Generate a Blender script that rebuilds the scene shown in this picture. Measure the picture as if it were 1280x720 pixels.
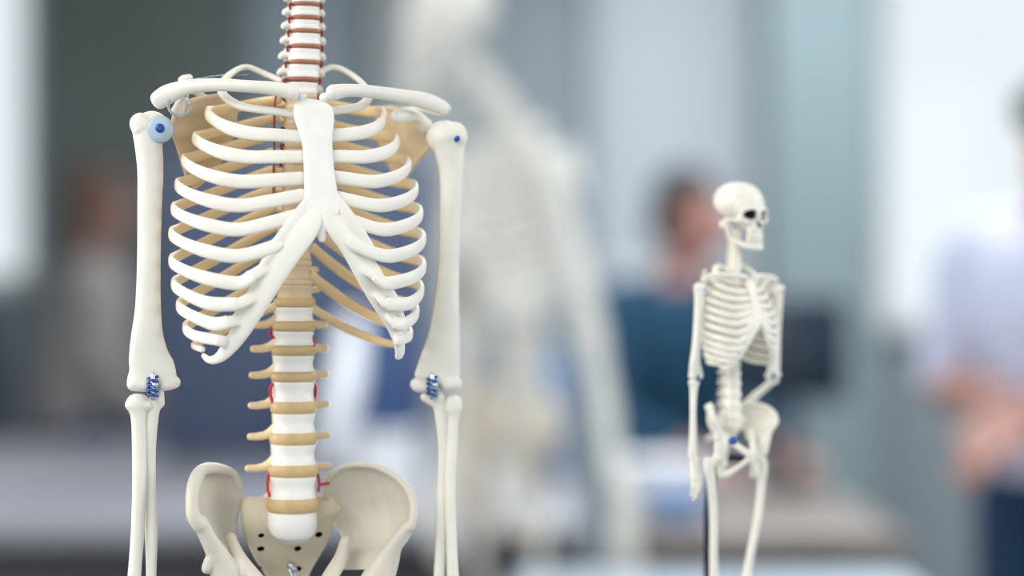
import bpy, bmesh, math, random
from mathutils import Vector, Matrix, Euler
random.seed(7)
for o in list(bpy.data.objects): bpy.data.objects.remove(o)
SC = bpy.context.scene
COL = SC.collection
R = math.radians

# ------------------------------------------------------------ camera, world, lights, exposure
FPX = 2571.0
cam_d = bpy.data.cameras.new('camera'); cam = bpy.data.objects.new('camera', cam_d); COL.objects.link(cam)
cam.location = (0, 0, 1.2); cam.rotation_euler = (R(90), 0, 0)
cam_d.sensor_width = 36; cam_d.lens = FPX * 36 / 1280
cam_d.clip_start = 0.05; cam_d.clip_end = 60
cam_d.dof.use_dof = True; cam_d.dof.focus_distance = 1.165; cam_d.dof.aperture_fstop = 1.9
SC.camera = cam
SC.view_settings.view_transform = 'Standard'; SC.view_settings.look = 'None'
SC.view_settings.gamma = 1; SC.view_settings.use_curve_mapping = False
SC.view_settings.exposure = 0.0

W = bpy.data.worlds.new('daylight'); SC.world = W; W.use_nodes = True
bg = W.node_tree.nodes['Background']; bg.inputs[0].default_value = (0.86, 0.92, 0.96, 1); bg.inputs[1].default_value = 1.12

def area(name, loc, target, size, energy, color):
    d = bpy.data.lights.new(name, 'AREA'); d.shape = 'RECTANGLE'; d.size, d.size_y = size
    d.energy = energy; d.color = color
    o = bpy.data.objects.new(name, d); COL.objects.link(o); o.location = loc
    o.rotation_euler = (Vector(target) - Vector(loc)).to_track_quat('-Z', 'Y').to_euler()
    return o
area('front_key_light', (-1.3, -0.5, 2.3), (-0.1, 1.2, 1.2), (1.5, 1.2), 33, (1.0, 0.985, 0.96))  # added key lamp above the open camera side; no window is built there
area('left_side_key_light', (-2.4, 1.2, 1.6), (-0.12, 1.2, 1.2), (1.2, 1.2), 34, (1.0, 0.99, 0.97))  # added side lamp for bright left edges; the left wall has no window
area('right_side_key_light', (2.4, 1.35, 1.8), (0.0, 1.2, 1.2), (1.2, 1.2), 30, (0.97, 0.99, 1.0))  # added side lamp for bright right edges; the right wall is solid
area('overhead_fill_middle', (0.4, 4.2, 2.85), (0.4, 4.2, 0), (3.0, 1.2), 75, (0.95, 0.98, 1.0))  # added unseen fill under the ceiling, over the people and desks
area('overhead_fill_rear', (1.2, 6.4, 2.85), (1.2, 6.4, 0), (3.0, 1.0), 75, (0.92, 0.97, 1.0))  # added unseen fill under the ceiling that lifts the back wall

# ------------------------------------------------------------ materials
def mat(name, col, rough=0.5, noise=0.0, nscale=20, sss=0.0, metal=0.0, emit=None, spec=None, bump=0.0):
    m = bpy.data.materials.new(name); m.use_nodes = True; nt = m.node_tree
    p = nt.nodes['Principled BSDF']
    p.inputs['Roughness'].default_value = rough; p.inputs['Metallic'].default_value = metal
    if spec is not None: p.inputs['Specular IOR Level'].default_value = spec
    if sss:
        p.inputs['Subsurface Weight'].default_value = sss
        p.inputs['Subsurface Radius'].default_value = (1.0, 0.6, 0.3); p.inputs['Subsurface Scale'].default_value = 0.004
    c = (*col, 1)
    p.inputs['Base Color'].default_value = c
    if noise or bump:
        tc = nt.nodes.new('ShaderNodeTexCoord'); n = nt.nodes.new('ShaderNodeTexNoise')
        n.inputs['Scale'].default_value = nscale; n.inputs['Detail'].default_value = 4
        nt.links.new(tc.outputs['Object'], n.inputs['Vector'])
        if noise:
            r = nt.nodes.new('ShaderNodeValToRGB')
            r.color_ramp.elements[0].position = 0.3; r.color_ramp.elements[1].position = 0.7
            r.color_ramp.elements[0].color = tuple(max(0, v * (1 - noise)) for v in col) + (1,)
            r.color_ramp.elements[1].color = tuple(min(1, v * (1 + noise * .5)) for v in col) + (1,)
            nt.links.new(n.outputs['Fac'], r.inputs['Fac']); nt.links.new(r.outputs['Color'], p.inputs['Base Color'])
        if bump:
            b = nt.nodes.new('ShaderNodeBump'); b.inputs['Strength'].default_value = bump; b.inputs['Distance'].default_value = 0.001
            nt.links.new(n.outputs['Fac'], b.inputs['Height']); nt.links.new(b.outputs['Normal'], p.inputs['Normal'])
    if emit:
        p.inputs['Emission Color'].default_value = (*emit[:3], 1); p.inputs['Emission Strength'].default_value = emit[3]
    return m
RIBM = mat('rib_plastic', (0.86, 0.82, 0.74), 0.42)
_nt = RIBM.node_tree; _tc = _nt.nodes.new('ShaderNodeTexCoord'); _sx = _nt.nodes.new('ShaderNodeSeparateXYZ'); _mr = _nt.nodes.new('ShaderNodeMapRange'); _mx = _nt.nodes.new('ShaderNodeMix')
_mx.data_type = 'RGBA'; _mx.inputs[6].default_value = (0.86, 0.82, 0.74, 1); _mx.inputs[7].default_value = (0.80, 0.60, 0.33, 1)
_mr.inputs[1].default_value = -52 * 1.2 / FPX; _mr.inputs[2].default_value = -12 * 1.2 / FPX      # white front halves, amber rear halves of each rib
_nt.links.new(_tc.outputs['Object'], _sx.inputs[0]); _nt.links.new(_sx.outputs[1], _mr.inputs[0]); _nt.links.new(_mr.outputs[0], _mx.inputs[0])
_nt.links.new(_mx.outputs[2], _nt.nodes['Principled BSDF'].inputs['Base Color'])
HIPM = mat('hip_bone_plastic', (0.64, 0.595, 0.50), 0.45, noise=0.05, nscale=40, bump=0.1)
BONE = mat('bone_plastic', (0.80, 0.765, 0.68), 0.42, noise=0.05, nscale=60, bump=0.12)
BACKRIB = mat('warm_bone_plastic', (0.80, 0.64, 0.40), 0.45, noise=0.06, nscale=60)
SACR = mat('tan_bone_plastic', (0.60, 0.52, 0.38), 0.5, noise=0.08, nscale=60)
SCAP = mat('shaded_bone_plastic', (0.66, 0.51, 0.33), 0.45, noise=0.05, nscale=50)  # blades, chest vertebrae and discs: shade around the ribcage put into the colour
WHITE = mat('white_bone_plastic', (0.86, 0.83, 0.78), 0.4, noise=0.04, nscale=60)
MINI = mat('small_model_plastic', (0.86, 0.82, 0.72), 0.45, noise=0.06, nscale=60)
BIGB = mat('large_model_plastic', (0.80, 0.785, 0.73), 0.5, noise=0.05, nscale=30)
BIGT = mat('large_model_tan_plastic', (0.66, 0.60, 0.50), 0.5, noise=0.05, nscale=30)
DISC = mat('amber_disc_rubber', (0.60, 0.42, 0.20), 0.45, noise=0.12, nscale=80)
DISCRED = mat('red_brown_disc_rubber', (0.34, 0.13, 0.06), 0.45, noise=0.1, nscale=80)
RED = mat('red_artery', (0.50, 0.02, 0.04), 0.4)
DARKRED = mat('dark_red_artery', (0.25, 0.03, 0.02), 0.4)
BLUEM = mat('blue_anodised_metal', (0.03, 0.10, 0.36), 0.25, metal=0.6)
LBLUE = mat('pale_blue_plastic', (0.45, 0.56, 0.66), 0.3)
STEEL = mat('steel', (0.55, 0.6, 0.66), 0.25, metal=1.0)
CLEAR = mat('clear_plastic', (0.62, 0.66, 0.68), 0.15); CLEAR.node_tree.nodes['Principled BSDF'].inputs['Transmission Weight'].default_value = 0.7
SOCKET = mat('socket_shade', (0.012, 0.010, 0.010), 0.8)  # near-black inside skull and sacrum hollows: shade of deep recesses as colour
NAVYP = mat('navy_lacquered_pole', (0.003, 0.006, 0.02), 0.65, spec=0.2)
ARCH = mat('vertebral_arch_plastic', (0.82, 0.64, 0.38), 0.45, noise=0.05, nscale=60)
DARK = mat('black_plastic', (0.015, 0.018, 0.02), 0.5)
EL = {}

# ------------------------------------------------------------ mesh helpers
def catmull(P, n):
    out = []
    for i in range(len(P) - 1):
        p0 = P[max(i - 1, 0)]; p1 = P[i]; p2 = P[i + 1]; p3 = P[min(i + 2, len(P) - 1)]
        for k in range(n):
            t = k / n
            out.append(tuple(0.5 * ((2 * b) + (-a + c) * t + (2 * a - 5 * b + 4 * c - d) * t * t + (-a + 3 * b - 3 * c + d) * t ** 3)
                             for a, b, c, d in zip(p0, p1, p2, p3)))
    out.append(tuple(P[-1])); return out

def sweep(bm, pts, normal=(0, -1, 0), n=5, seg=12, power=2.0, cap=True, normals=None):
    """pts: (x,y,z,ra,rb): ra across the surface, rb along the normal; smooth interpolation"""
    P = [tuple(p) if len(p) == 5 else (*p, p[3]) for p in pts]
    if normals: P = [p + tuple(m) for p, m in zip(P, normals)]
    Q = catmull(P, n) if n > 1 else P
    rings = []
    for i, q in enumerate(Q):
        c = Vector(q[:3]); a = Vector(Q[min(i + 1, len(Q) - 1)][:3]) - Vector(Q[max(i - 1, 0)][:3])
        T = a.normalized() if a.length > 1e-9 else Vector((0, 0, 1))
        N = Vector(q[5:8]) if normals else Vector(normal)
        N = N - T * N.dot(T)
        if N.length < 1e-4: N = T.orthogonal()
        N.normalize(); A = T.cross(N)
        rings.append((c, A, N, max(q[3], 1e-5), max(q[4], 1e-5), T))
    def ring(c, A, N, ra, rb):
        vs = []
        for k in range(seg):
            th = 2 * math.pi * k / seg; cx, sx = math.cos(th), math.sin(th)
            e = 2.0 / power
            vs.append(bm.verts.new(c + A * ra * math.copysign(abs(cx) ** e, cx) + N * rb * math.copysign(abs(sx) ** e, sx)))
        return vs
    L = []
    if cap:
        c, A, N, ra, rb, T = rings[0]; m = min(ra, rb)
        L.append(ring(c - T * m * .8, A, N, ra * .35, rb * .35)); L.append(ring(c - T * m * .5, A, N, ra * .78, rb * .78))
    for c, A, N, ra, rb, T in rings: L.append(ring(c, A, N, ra, rb))
    if cap:
        c, A, N, ra, rb, T = rings[-1]; m = min(ra, rb)
        L.append(ring(c + T * m * .5, A, N, ra * .78, rb * .78)); L.append(ring(c + T * m * .8, A, N, ra * .35, rb * .35))
    for a, b in zip(L[:-1], L[1:]):
        for k in range(seg):
            bm.faces.new((a[k], a[(k + 1) % seg], b[(k + 1) % seg], b[k]))
    bm.faces.new(list(reversed(L[0]))); bm.faces.new(L[-1])

def ball(bm, c, r, seg=20, rot=None):
    if not hasattr(r, '__len__'): r = (r, r, r)
    m = Matrix.Translation(c) @ (rot.to_matrix().to_4x4() if rot else Matrix()) @ Matrix.Diagonal((*r, 1))
    bmesh.ops.create_uvsphere(bm, u_segments=seg, v_segments=seg // 2 + 2, radius=1, matrix=m)

def box(bm, lo, hi, bev=0.0, mtx=None):
    c = [(a + b) / 2 for a, b in zip(lo, hi)]; s = [abs(b - a) for a, b in zip(lo, hi)]
    m = (mtx or Matrix()) @ Matrix.Translation(c) @ Matrix.Diagonal((*s, 1))
    r = bmesh.ops.create_cube(bm, size=1, matrix=m)
    if bev:
        es = list({e for v in r['verts'] for e in v.link_edges})
        bmesh.ops.bevel(bm, geom=es, offset=bev, segments=2, profile=0.5, affect='EDGES')

def cyl(bm, a, b, r, r2=None, seg=20):
    sweep(bm, [(*a, r, r), (*b, r2 or r, r2 or r)], n=1, seg=seg, cap=False, normal=(0.31, -0.9, 0.22))

def to_mesh(bm, name, scale=1.0, smooth=True):
    bmesh.ops.recalc_face_normals(bm, faces=bm.faces)
    if scale != 1.0: bmesh.ops.scale(bm, vec=(scale,) * 3, verts=bm.verts)
    me = bpy.data.meshes.new(name); bm.to_mesh(me); bm.free()
    if smooth:
        me.polygons.foreach_set('use_smooth', [True] * len(me.polygons))
    return me

def fuse(bm, name, voxel, smooth=4, scale=1.0, cut=None, cutmat=None, factor=0.6):
    me = to_mesh(bm, name + '_raw')
    ob = bpy.data.objects.new('temporary', me); COL.objects.link(ob)
    md = ob.modifiers.new('r', 'REMESH'); md.mode = 'VOXEL'; md.voxel_size = voxel
    if smooth:
        sm = ob.modifiers.new('s', 'SMOOTH'); sm.iterations = smooth; sm.factor = factor
    co = None
    if cut is not None:
        cm = to_mesh(cut, 'cutter'); co = bpy.data.objects.new('cutter', cm); COL.objects.link(co)
        b = ob.modifiers.new('b', 'BOOLEAN'); b.operation = 'DIFFERENCE'; b.object = co; b.solver = 'EXACT'
        if cutmat is not None: cm.materials.append(cutmat); me.materials.append(BONE); b.material_mode = 'TRANSFER'
    dg = bpy.context.evaluated_depsgraph_get(); dg.update()
    ev = ob.evaluated_get(dg)
    out = bpy.data.meshes.new_from_object(ev, depsgraph=dg); out.name = name
    bpy.data.objects.remove(ob); bpy.data.meshes.remove(me)
    if co: bpy.data.objects.remove(co)
    if scale != 1.0: out.transform(Matrix.Scale(scale, 4))
    out.polygons.foreach_set('use_smooth', [True] * len(out.polygons))
    return out

def obj(name, me, m, parent=None, loc=None):
    if isinstance(me, bmesh.types.BMesh): me = to_mesh(me, name)
    if m is not None:
        if len(me.materials) == 0: me.materials.append(m)
        else: me.materials[0] = m
    o = bpy.data.objects.new(name, me); COL.objects.link(o)
    if parent: o.parent = parent
    if loc: o.location = loc
    return o
def empty(name, loc, rz=0, scale=1):
    o = bpy.data.objects.new(name, None); COL.objects.link(o); o.location = loc
    o.rotation_euler = (0, 0, rz); o.scale = (scale,) * 3; o.empty_display_size = 0.05
    return o
def tag(o, label=None, cat=None, group=None, kind=None):
    if label: o['label'] = label
    if cat: o['category'] = cat
    if group: o['group'] = group
    if kind: o['kind'] = kind
    return o
def struct(name, bm, m):
    return tag(obj(name, to_mesh(bm, name, smooth=False) if isinstance(bm, bmesh.types.BMesh) else bm, m), kind='structure')

def at(px, py, y):          # a point of the room at depth y seen at image column px, row py
    return Vector(((px - 640) / FPX * y, y, 1.2 - (py - 360) / FPX * y))

# ------------------------------------------------------------ room
YB = 8.0
WALLG = mat('wall_paint_grey', (0.28, 0.325, 0.36), 0.8, noise=0.04, nscale=2)
WALLD = mat('charcoal_wall_panel', (0.10, 0.12, 0.113), 0.8, noise=0.08, nscale=2)
WALLW = mat('wall_paint_white', (0.66, 0.70, 0.72), 0.8, noise=0.03, nscale=2)
WALLM = mat('wall_paint_middle_grey', (0.36, 0.38, 0.38), 0.8, noise=0.04, nscale=2)
COLM = mat('column_paint_blue_grey', (0.22, 0.285, 0.305), 0.7, noise=0.04, nscale=3)
FLOORM = mat('floor_vinyl_grey', (0.28, 0.29, 0.30), 0.5, noise=0.1, nscale=3)
CEILM = mat('ceiling_paint', (0.8, 0.8, 0.8), 0.9)
FRAMEM = mat('window_frame_white', (0.75, 0.77, 0.78), 0.5)
def glass_mat():
    m = bpy.data.materials.new('window_glass'); m.use_nodes = True; nt = m.node_tree
    nt.nodes.clear(); out = nt.nodes.new('ShaderNodeOutputMaterial'); mix = nt.nodes.new('ShaderNodeMixShader')
    t = nt.nodes.new('ShaderNodeBsdfTransparent'); t.inputs[0].default_value = (0.97, 0.98, 0.98, 1)
    g = nt.nodes.new('ShaderNodeBsdfGlossy'); g.inputs['Roughness'].default_value = 0.02
    mix.inputs[0].default_value = 0.06
    nt.links.new(t.outputs[0], mix.inputs[1]); nt.links.new(g.outputs[0], mix.inputs[2]); nt.links.new(mix.outputs[0], out.inputs[0])
    return m
GLASS = glass_mat()
def blind_mat():
    m = bpy.data.materials.new('roller_blind_fabric'); m.use_nodes = True; nt = m.node_tree
    nt.nodes.clear(); out = nt.nodes.new('ShaderNodeOutputMaterial'); mix = nt.nodes.new('ShaderNodeMixShader')
    a = nt.nodes.new('ShaderNodeBsdfTranslucent'); a.inputs[0].default_value = (0.80, 0.84, 0.88, 1)
    d = nt.nodes.new('ShaderNodeBsdfDiffuse'); d.inputs[0].default_value = (0.70, 0.73, 0.77, 1)
    mix.inputs[0].default_value = 0.45
    nt.links.new(a.outputs[0], mix.inputs[1]); nt.links.new(d.outputs[0], mix.inputs[2]); nt.links.new(mix.outputs[0], out.inputs[0])
    return m
BLIND = blind_mat()
XL, XR, YF, ZC = -3.4, 4.2, -2.2, 3.0
b = bmesh.new(); box(b, (XL - .1, YF, -.1), (XR + .1, YB + .1, 0)); struct('floor', b, FLOORM)
b = bmesh.new(); box(b, (XL - .1, YF, ZC), (XR + .1, YB + .1, ZC + .1)); struct('ceiling', b, CEILM)
b = bmesh.new(); box(b, (XL - .1, YF, 0), (XL, YB, ZC)); struct('wall_left', b, WALLW)
b = bmesh.new(); box(b, (XR, YF, 0), (XR + .1, YB, ZC)); struct('wall_right', b, WALLW)
# back wall with three window openings: image columns -> x at YB
def wx(px, y=YB): return (px - 640) / FPX * y
WINS = [(wx(-330), wx(42), 1.22, 2.7), (wx(748), wx(958), 1.22, 2.7), (wx(1098), wx(1520), 1.06, 2.7)]
b = bmesh.new(); xs = XL
for (x0, x1, z0, z1) in WINS:
    x0 = max(x0, XL + .02)
    box(b, (xs, YB, 0), (x0, YB + .1, ZC)); box(b, (x0, YB, 0), (x1, YB + .1, z0)); box(b, (x0, YB, z1), (x1, YB + .1, ZC)); xs = x1
box(b, (xs, YB, 0), (XR, YB + .1, ZC))
struct('wall_back', b, WALLG)
for i, (x0, x1, z0, z1) in enumerate(WINS):
    x0 = max(x0, XL + .02)
    w = empty('window_%d' % (i + 1), ((x0 + x1) / 2, YB + .05, z0)); tag(w, kind='structure')
    hw = (x1 - x0) / 2; H = z1 - z0
    b = bmesh.new()
    for (lo, hi) in (((-hw, -.05, 0), (-hw + .04, .04, H)), ((hw - .04, -.05, 0), (hw, .04, H)), ((-hw + .04, -.05, 0), (hw - .04, .04, .04)), ((-hw + .04, -.05, H - .04), (hw - .04, .04, H))): box(b, lo, hi)
    obj('window_frame', to_mesh(b, 'window_frame', smooth=False), FRAMEM, w)
    b = bmesh.new(); box(b, (-hw + .04, 0, .04), (hw - .04, .008, H - .04)); obj('window_pane', to_mesh(b, 'window_pane', smooth=False), GLASS, w)
    b = bmesh.new(); box(b, (-hw, -.12, -.03), (hw, -.05, 0), .004); obj('window_sill', to_mesh(b, 'window_sill', smooth=False), FRAMEM, w)
# light plaster strips and columns of the back wall
b = bmesh.new(); box(b, (wx(962, 7.45), 7.45, 0), (wx(1092, 7.45), 7.9, ZC), .01); struct('trim_1', b, COLM)
b = bmesh.new(); box(b, (wx(56, 7.6), 7.6, 0), (wx(292, 7.6), 7.98, ZC), .01); struct('trim_2', b, WALLD)
b = bmesh.new(); box(b, (wx(470, 7.8), 7.86, 0), (wx(612, 7.8), 7.99, ZC), .01); struct('trim_3', b, WALLM)
# roller blind over the middle window
x0, x1, z0, z1 = WINS[1]
bl = empty('roller_blind', ((x0 + x1) / 2, YB - .09, 1.3))
b = bmesh.new(); box(b, (-(x1 - x0) / 2 - .03, -.0015, 0), ((x1 - x0) / 2 + .03, .0015, 1.45)); obj('blind_fabric', to_mesh(b, 'f', smooth=False), BLIND, bl)
b = bmesh.new(); cyl(b, (-(x1 - x0) / 2 - .04, 0, 1.47), ((x1 - x0) / 2 + .04, 0, 1.47), .03); obj('blind_roller', b, FRAMEM, bl)
b = bmesh.new(); box(b, (-(x1 - x0) / 2 - .03, -.008, -.02), ((x1 - x0) / 2 + .03, .008, 0), .003); obj('bottom_bar', b, FRAMEM, bl)
tag(bl, 'pale grey roller blind drawn down over the middle window', 'blind')

# ------------------------------------------------------------ skeleton in body space (pixel-sized units, U metres each)
U = 1.2 / FPX
PHI = R(18); X0, Y0 = -0.128, 1.2; CP, SP = math.cos(PHI), math.sin(PHI)
ZB = 1.2 - (1716 - 360) * U
def M(px, py, f):           # body-space point whose front view is at column px, row py, with forward offset f
    k = (px - 640) / FPX
    x = (k * Y0 - X0 - U * f * (k * CP + SP)) / (U * (CP - k * SP))
    return (x, -f, hrow(x, f, py))
def hrow(x, f, row):
    yw = Y0 + U * (x * SP - f * CP)
    return (1.2 - (row - 360) / FPX * yw - ZB) / U

PARTS = []      # (name, mesh, material, location in U, sub-parts, tags)
main = empty('skeleton_model', (X0, Y0, ZB), PHI)
def part(name, me, m, parent=main, loc=(0, 0, 0), label=None):
    if isinstance(me, bmesh.types.BMesh): me = to_mesh(me, name, U)
    o = obj(name, me, m, parent, Vector(loc) * U)
    if label: o['label'] = label
    return o

# ribs
RK = [(.16, .02), (.34, -.17), (.62, -.25), (.88, -.1), (1, .22), (.955, .52), (.80, .74), (.58, .86), (.33, .92), (.13, .94)]
#        V   S    L    J(l) J(r)  W    F   end
RINGS = [(101, 112, 137, 150, 148, 92, 62, 9),
         (124, 141, 167, 171, 172, 110, 78, 9),
         (147, 172, 196, 196, 195, 126, 90, 9),
         (168, 200, 227, 223, 219, 140, 100, 9),
         (190, 231, 257, 244, 243, 148, 110, 9),
         (212, 261, 287, 267, 264, 153, 119, 9),
         (235, 292, 320, 296, 292, 156, 126, 8.3),
         (259, 326, 354, 330, 330, 156, 129, 7.4),
         (284, 355, 386, 365, 365, 153, 130, 6.9),
         (308, 382, 411, 398, 398, 147, 128, 6.5),
         (343, 410, 436, 428, 428, 139, 124, 6.05),
         (382, 432, 446, 440, 440, 128, 112, 4.9)]
ENDS = {}
def lerp_list(Lst, t):
    i = min(int(t), len(Lst) - 2); u = t - i
    return tuple(a + (c - a) * u for a, c in zip(Lst[i], Lst[i + 1]))
for i, (V, S, L, JL, JR, Wd, F, end) in enumerate(RINGS):
    for s in (-1, 1):
        J = JL if s < 0 else JR
        d = S - V
        rows = [V, V + .24 * d, V + .60 * d, V + .88 * d, S, S + .38 * (L - S), S + .78 * (L - S), L, L + .45 * (J - L), J]
        if i == 0: rows = [101, 93, 84, 96, 112, 124, 133, 137, 140, 146]
        Dp = F / .94
        tab = [(a * Wd, c * Dp, r) for (a, c), r in zip(RK, rows)]
        ts = [t for t in range(10) if t < end - .25] + [end]
        pts, nrm = [], []
        for t in ts:
            x, f, r = lerp_list(tab, t)
            if end < 9 and i != 11 and t == end: r -= (5 if i > 6 else 3)
            if t >= 9: x = Wd * .13 - (10 if s < 0 else 3); f -= 2
            x *= s
            back = t < 4
            ra = (6.2 if t < 1 else 7.0) if back else (7.4 if t < 5.5 else 8.4)
            if i == 0: ra = 9 if (s < 0 and t in (2, 3)) else 5.4
            if i == 11: ra = 5.6 if t < 4 else 4
            if i == 10 and not back: ra = 6.8
            if i == 0 and not back: ra = 5.6
            rb = 3.6
            pts.append((x, -f, hrow(x, f, r), ra, rb))
            if i == 0: nrm.append((x * .3, 0, 60) if t < 5 else (x * .2, -60, 60))
            else: nrm.append((x if t > .5 else s * 10, -(f - .38 * Dp) , 12 if i < 3 else 2))
        if 6 <= i <= 10:        # the rib runs on into the costal cartilage
            je = {6: ((366, 296), (436, 300)), 7: ((350, 324), (452, 334)), 8: ((330, 362), (470, 366)), 9: ((306, 398), (486, 394)), 10: ((288, 428), (496, 422))}[i][s > 0]
            q = M(je[0], je[1], {6: 125, 7: 121, 8: 114, 9: 103, 10: 92}[i] - 3); ENDS.setdefault(s, []).append([pts[-2][:3] + (7, 3.2), pts[-1][:3] + (7.6, 3.4), (*q, 8, 3.6)])
        b = bmesh.new(); sweep(b, pts, normals=nrm, n=6, seg=12, power=2.5)
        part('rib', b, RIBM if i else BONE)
# costal cartilage margins
BRIDGE = {-.3: [[(396, 240, 116, 8, 4), (372, 272, 122, 9, 4), (350, 300, 124, 8, 4), (330, 330, 120, 6, 4)], [(345, 325, 121, 8, 4), (318, 365, 112, 8, 4), (292, 405, 98, 7, 4)]],
          .5: [[(470, 345, 112, 8, 4), (490, 372, 104, 8, 4), (500, 398, 95, 7, 4), (506, 425, 84, 5, 4)], [(416, 245, 116, 8, 4), (440, 278, 120, 9, 4), (462, 312, 116, 8, 4)], [(450, 318, 116, 12, 4), (472, 352, 108, 12, 4), (490, 388, 98, 9, 4)]]}
def margin(pp, nx):
    b = bmesh.new()
    for e in ENDS[-1 if nx < 0 else 1]: sweep(b, e, normal=(nx * 1.6, -1, 0), n=6, seg=12, power=2.3)
    sweep(b, [(*M(px, py, f), ra, rb) for px, py, f, ra, rb in pp], normal=(nx, -1, 0.1), n=6, seg=12, power=2.4)
    for e in BRIDGE[nx]: sweep(b, [(*M(px, py, f), a, c) for px, py, f, a, c in e], n=5)
    return fuse(b, 'costal_cartilage', 1.5, 9, U)
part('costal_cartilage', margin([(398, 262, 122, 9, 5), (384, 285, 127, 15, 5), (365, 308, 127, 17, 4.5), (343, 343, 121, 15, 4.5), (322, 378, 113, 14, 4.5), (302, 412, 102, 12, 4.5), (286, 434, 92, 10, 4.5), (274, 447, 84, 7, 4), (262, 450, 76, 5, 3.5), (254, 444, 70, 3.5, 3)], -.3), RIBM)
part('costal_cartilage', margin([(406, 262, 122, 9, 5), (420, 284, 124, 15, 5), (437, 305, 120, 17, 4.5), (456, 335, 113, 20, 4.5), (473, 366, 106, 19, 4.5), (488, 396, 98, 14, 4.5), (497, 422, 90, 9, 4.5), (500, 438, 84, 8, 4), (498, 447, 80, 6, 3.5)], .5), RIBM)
# sternum
b = bmesh.new()
sweep(b, [(*M(391, 128, 76), 20, 5), (*M(391, 134, 78), 24, 6), (*M(393, 148, 82), 25, 6), (*M(395, 166, 88), 21, 5.5), (*M(397, 185, 94), 18.5, 5.5), (*M(399, 215, 106), 19, 5.5),
          (*M(401, 240, 114), 20.5, 5.5), (*M(402, 262, 120), 22, 5.5), (*M(402, 278, 123), 14, 5), (*M(402, 288, 124), 6.5, 4), (*M(403, 300, 124), 5, 3.5)], normal=(0.0, -1, .15), n=5, seg=18, power=3.2)
part('sternum', fuse(b, 'sternum', 1.5, 3, U), WHITE)
for px in (377, 406):
    b = bmesh.new(); ball(b, M(px, 122, 76), (7, 6, 6)); part('sternal_joint', b, WHITE)
# clavicles
b = bmesh.new(); sweep(b, [(*M(366, 116, 84), 10, 9), (*M(345, 111, 82), 8.5, 8), (*M(310, 108, 74), 7.5, 7), (*M(270, 106, 58), 8, 7), (*M(235, 109, 42), 9, 7), (*M(210, 118, 30), 12, 7), (*M(196, 127, 22), 11, 7)], n=6, seg=14)
part('clavicle', b, BONE)
b = bmesh.new(); sweep(b, [(*M(415, 116, 84), 10, 9), (*M(435, 113, 80), 8, 8), (*M(465, 115, 70), 8, 7), (*M(500, 120, 56), 8.5, 7), (*M(533, 127, 44), 10.5, 7), (*M(556, 136, 38), 9, 6)], n=6, seg=14)
part('clavicle', b, BONE)
# shoulder blades
def scapula(outline, voxel, extra):
    b = bmesh.new()
    vs = [M(px, py, f) for px, py, f in outline]
    c = Vector((0, 0, 0))
    for v in vs: c += Vector(v)
    c /= len(vs)
    th = 3.0
    top = [b.verts.new((v[0], v[1] - th, v[2])) for v in vs]; bot = [b.verts.new((v[0], v[1] + th, v[2])) for v in vs]
    ct = b.verts.new(c + Vector((0, -th + 5, 0))); cb = b.verts.new(c + Vector((0, th + 5, 0)))
    n = len(vs)
    for k in range(n):
        j = (k + 1) % n
        b.faces.new((top[k], top[j], ct)); b.faces.new((bot[j], bot[k], cb)); b.faces.new((top[j], top[k], bot[k], bot[j]))
    for k in range(n):
        j = (k + 1) % n
        sweep(b, [(*vs[k], 3.5, 3.5), (*vs[j], 3.5, 3.5)], n=1, seg=8)
    me = fuse(b, 'scapula', voxel, 4, U); b = bmesh.new()
    for e in extra: sweep(b, [(*M(px, py, f), a, c2) for px, py, f, a, c2 in e], n=5, seg=12)
    return me, fuse(b, 'acromion', 1.5, 4, U)
def put_scapula(r):
    o = part('scapula', r[0], SCAP); part('acromion', r[1], BONE, parent=o)
put_scapula(scapula([(222, 132, 5), (245, 124, -15), (272, 120, -40), (296, 128, -62), (290, 170, -64), (268, 215, -58), (243, 234, -48), (234, 220, -38), (222, 180, -15), (214, 160, 2)], 1.8,
     [[(222, 140, 5, 9, 7), (228, 124, 10, 6, 6), (234, 110, 22, 6, 5)], [(280, 134, -60, 3, 5), (250, 118, -40, 4, 5), (228, 103, -12, 7, 5), (238, 97, -6, 5, 4)]]))
put_scapula(scapula([(530, 150, 10), (510, 142, -10), (488, 134, -40), (472, 136, -58), (474, 175, -64), (492, 215, -62), (506, 222, -56), (518, 205, -40), (536, 186, -15), (544, 172, 5)], 1.8,
     [[(532, 158, 8, 11, 8), (522, 146, 16, 7, 7), (505, 144, 34, 9, 7), (494, 146, 42, 8, 7)], [(500, 138, -50, 3, 5), (530, 136, -30, 5, 5), (552, 138, 5, 8, 5), (560, 134, 18, 6, 4)]]))
# plastic loop at the left shoulder
b = bmesh.new(); c = Vector(M(224, 131, 34)); pts = []
for k in range(25):
    t = 2 * math.pi * k / 24; pts.append((c.x + 13.5 * math.cos(t), c.y, c.z + 13.5 * math.sin(t), 1.6, 2.2))
sweep(b, pts, n=1, seg=8, cap=False, normal=(0, -1, 0)); part('shoulder_strap', b, CLEAR, label='clear plastic loop')
# thin suspension wire behind the left collar bone
b = bmesh.new(); sweep(b, [(*M(242, 99, -5), .5, .5), (*M(275, 94, -10), .5, .5), (*M(310, 93, -12), .5, .5)], n=5, seg=6); part('suspension_wire', b, CLEAR)

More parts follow.
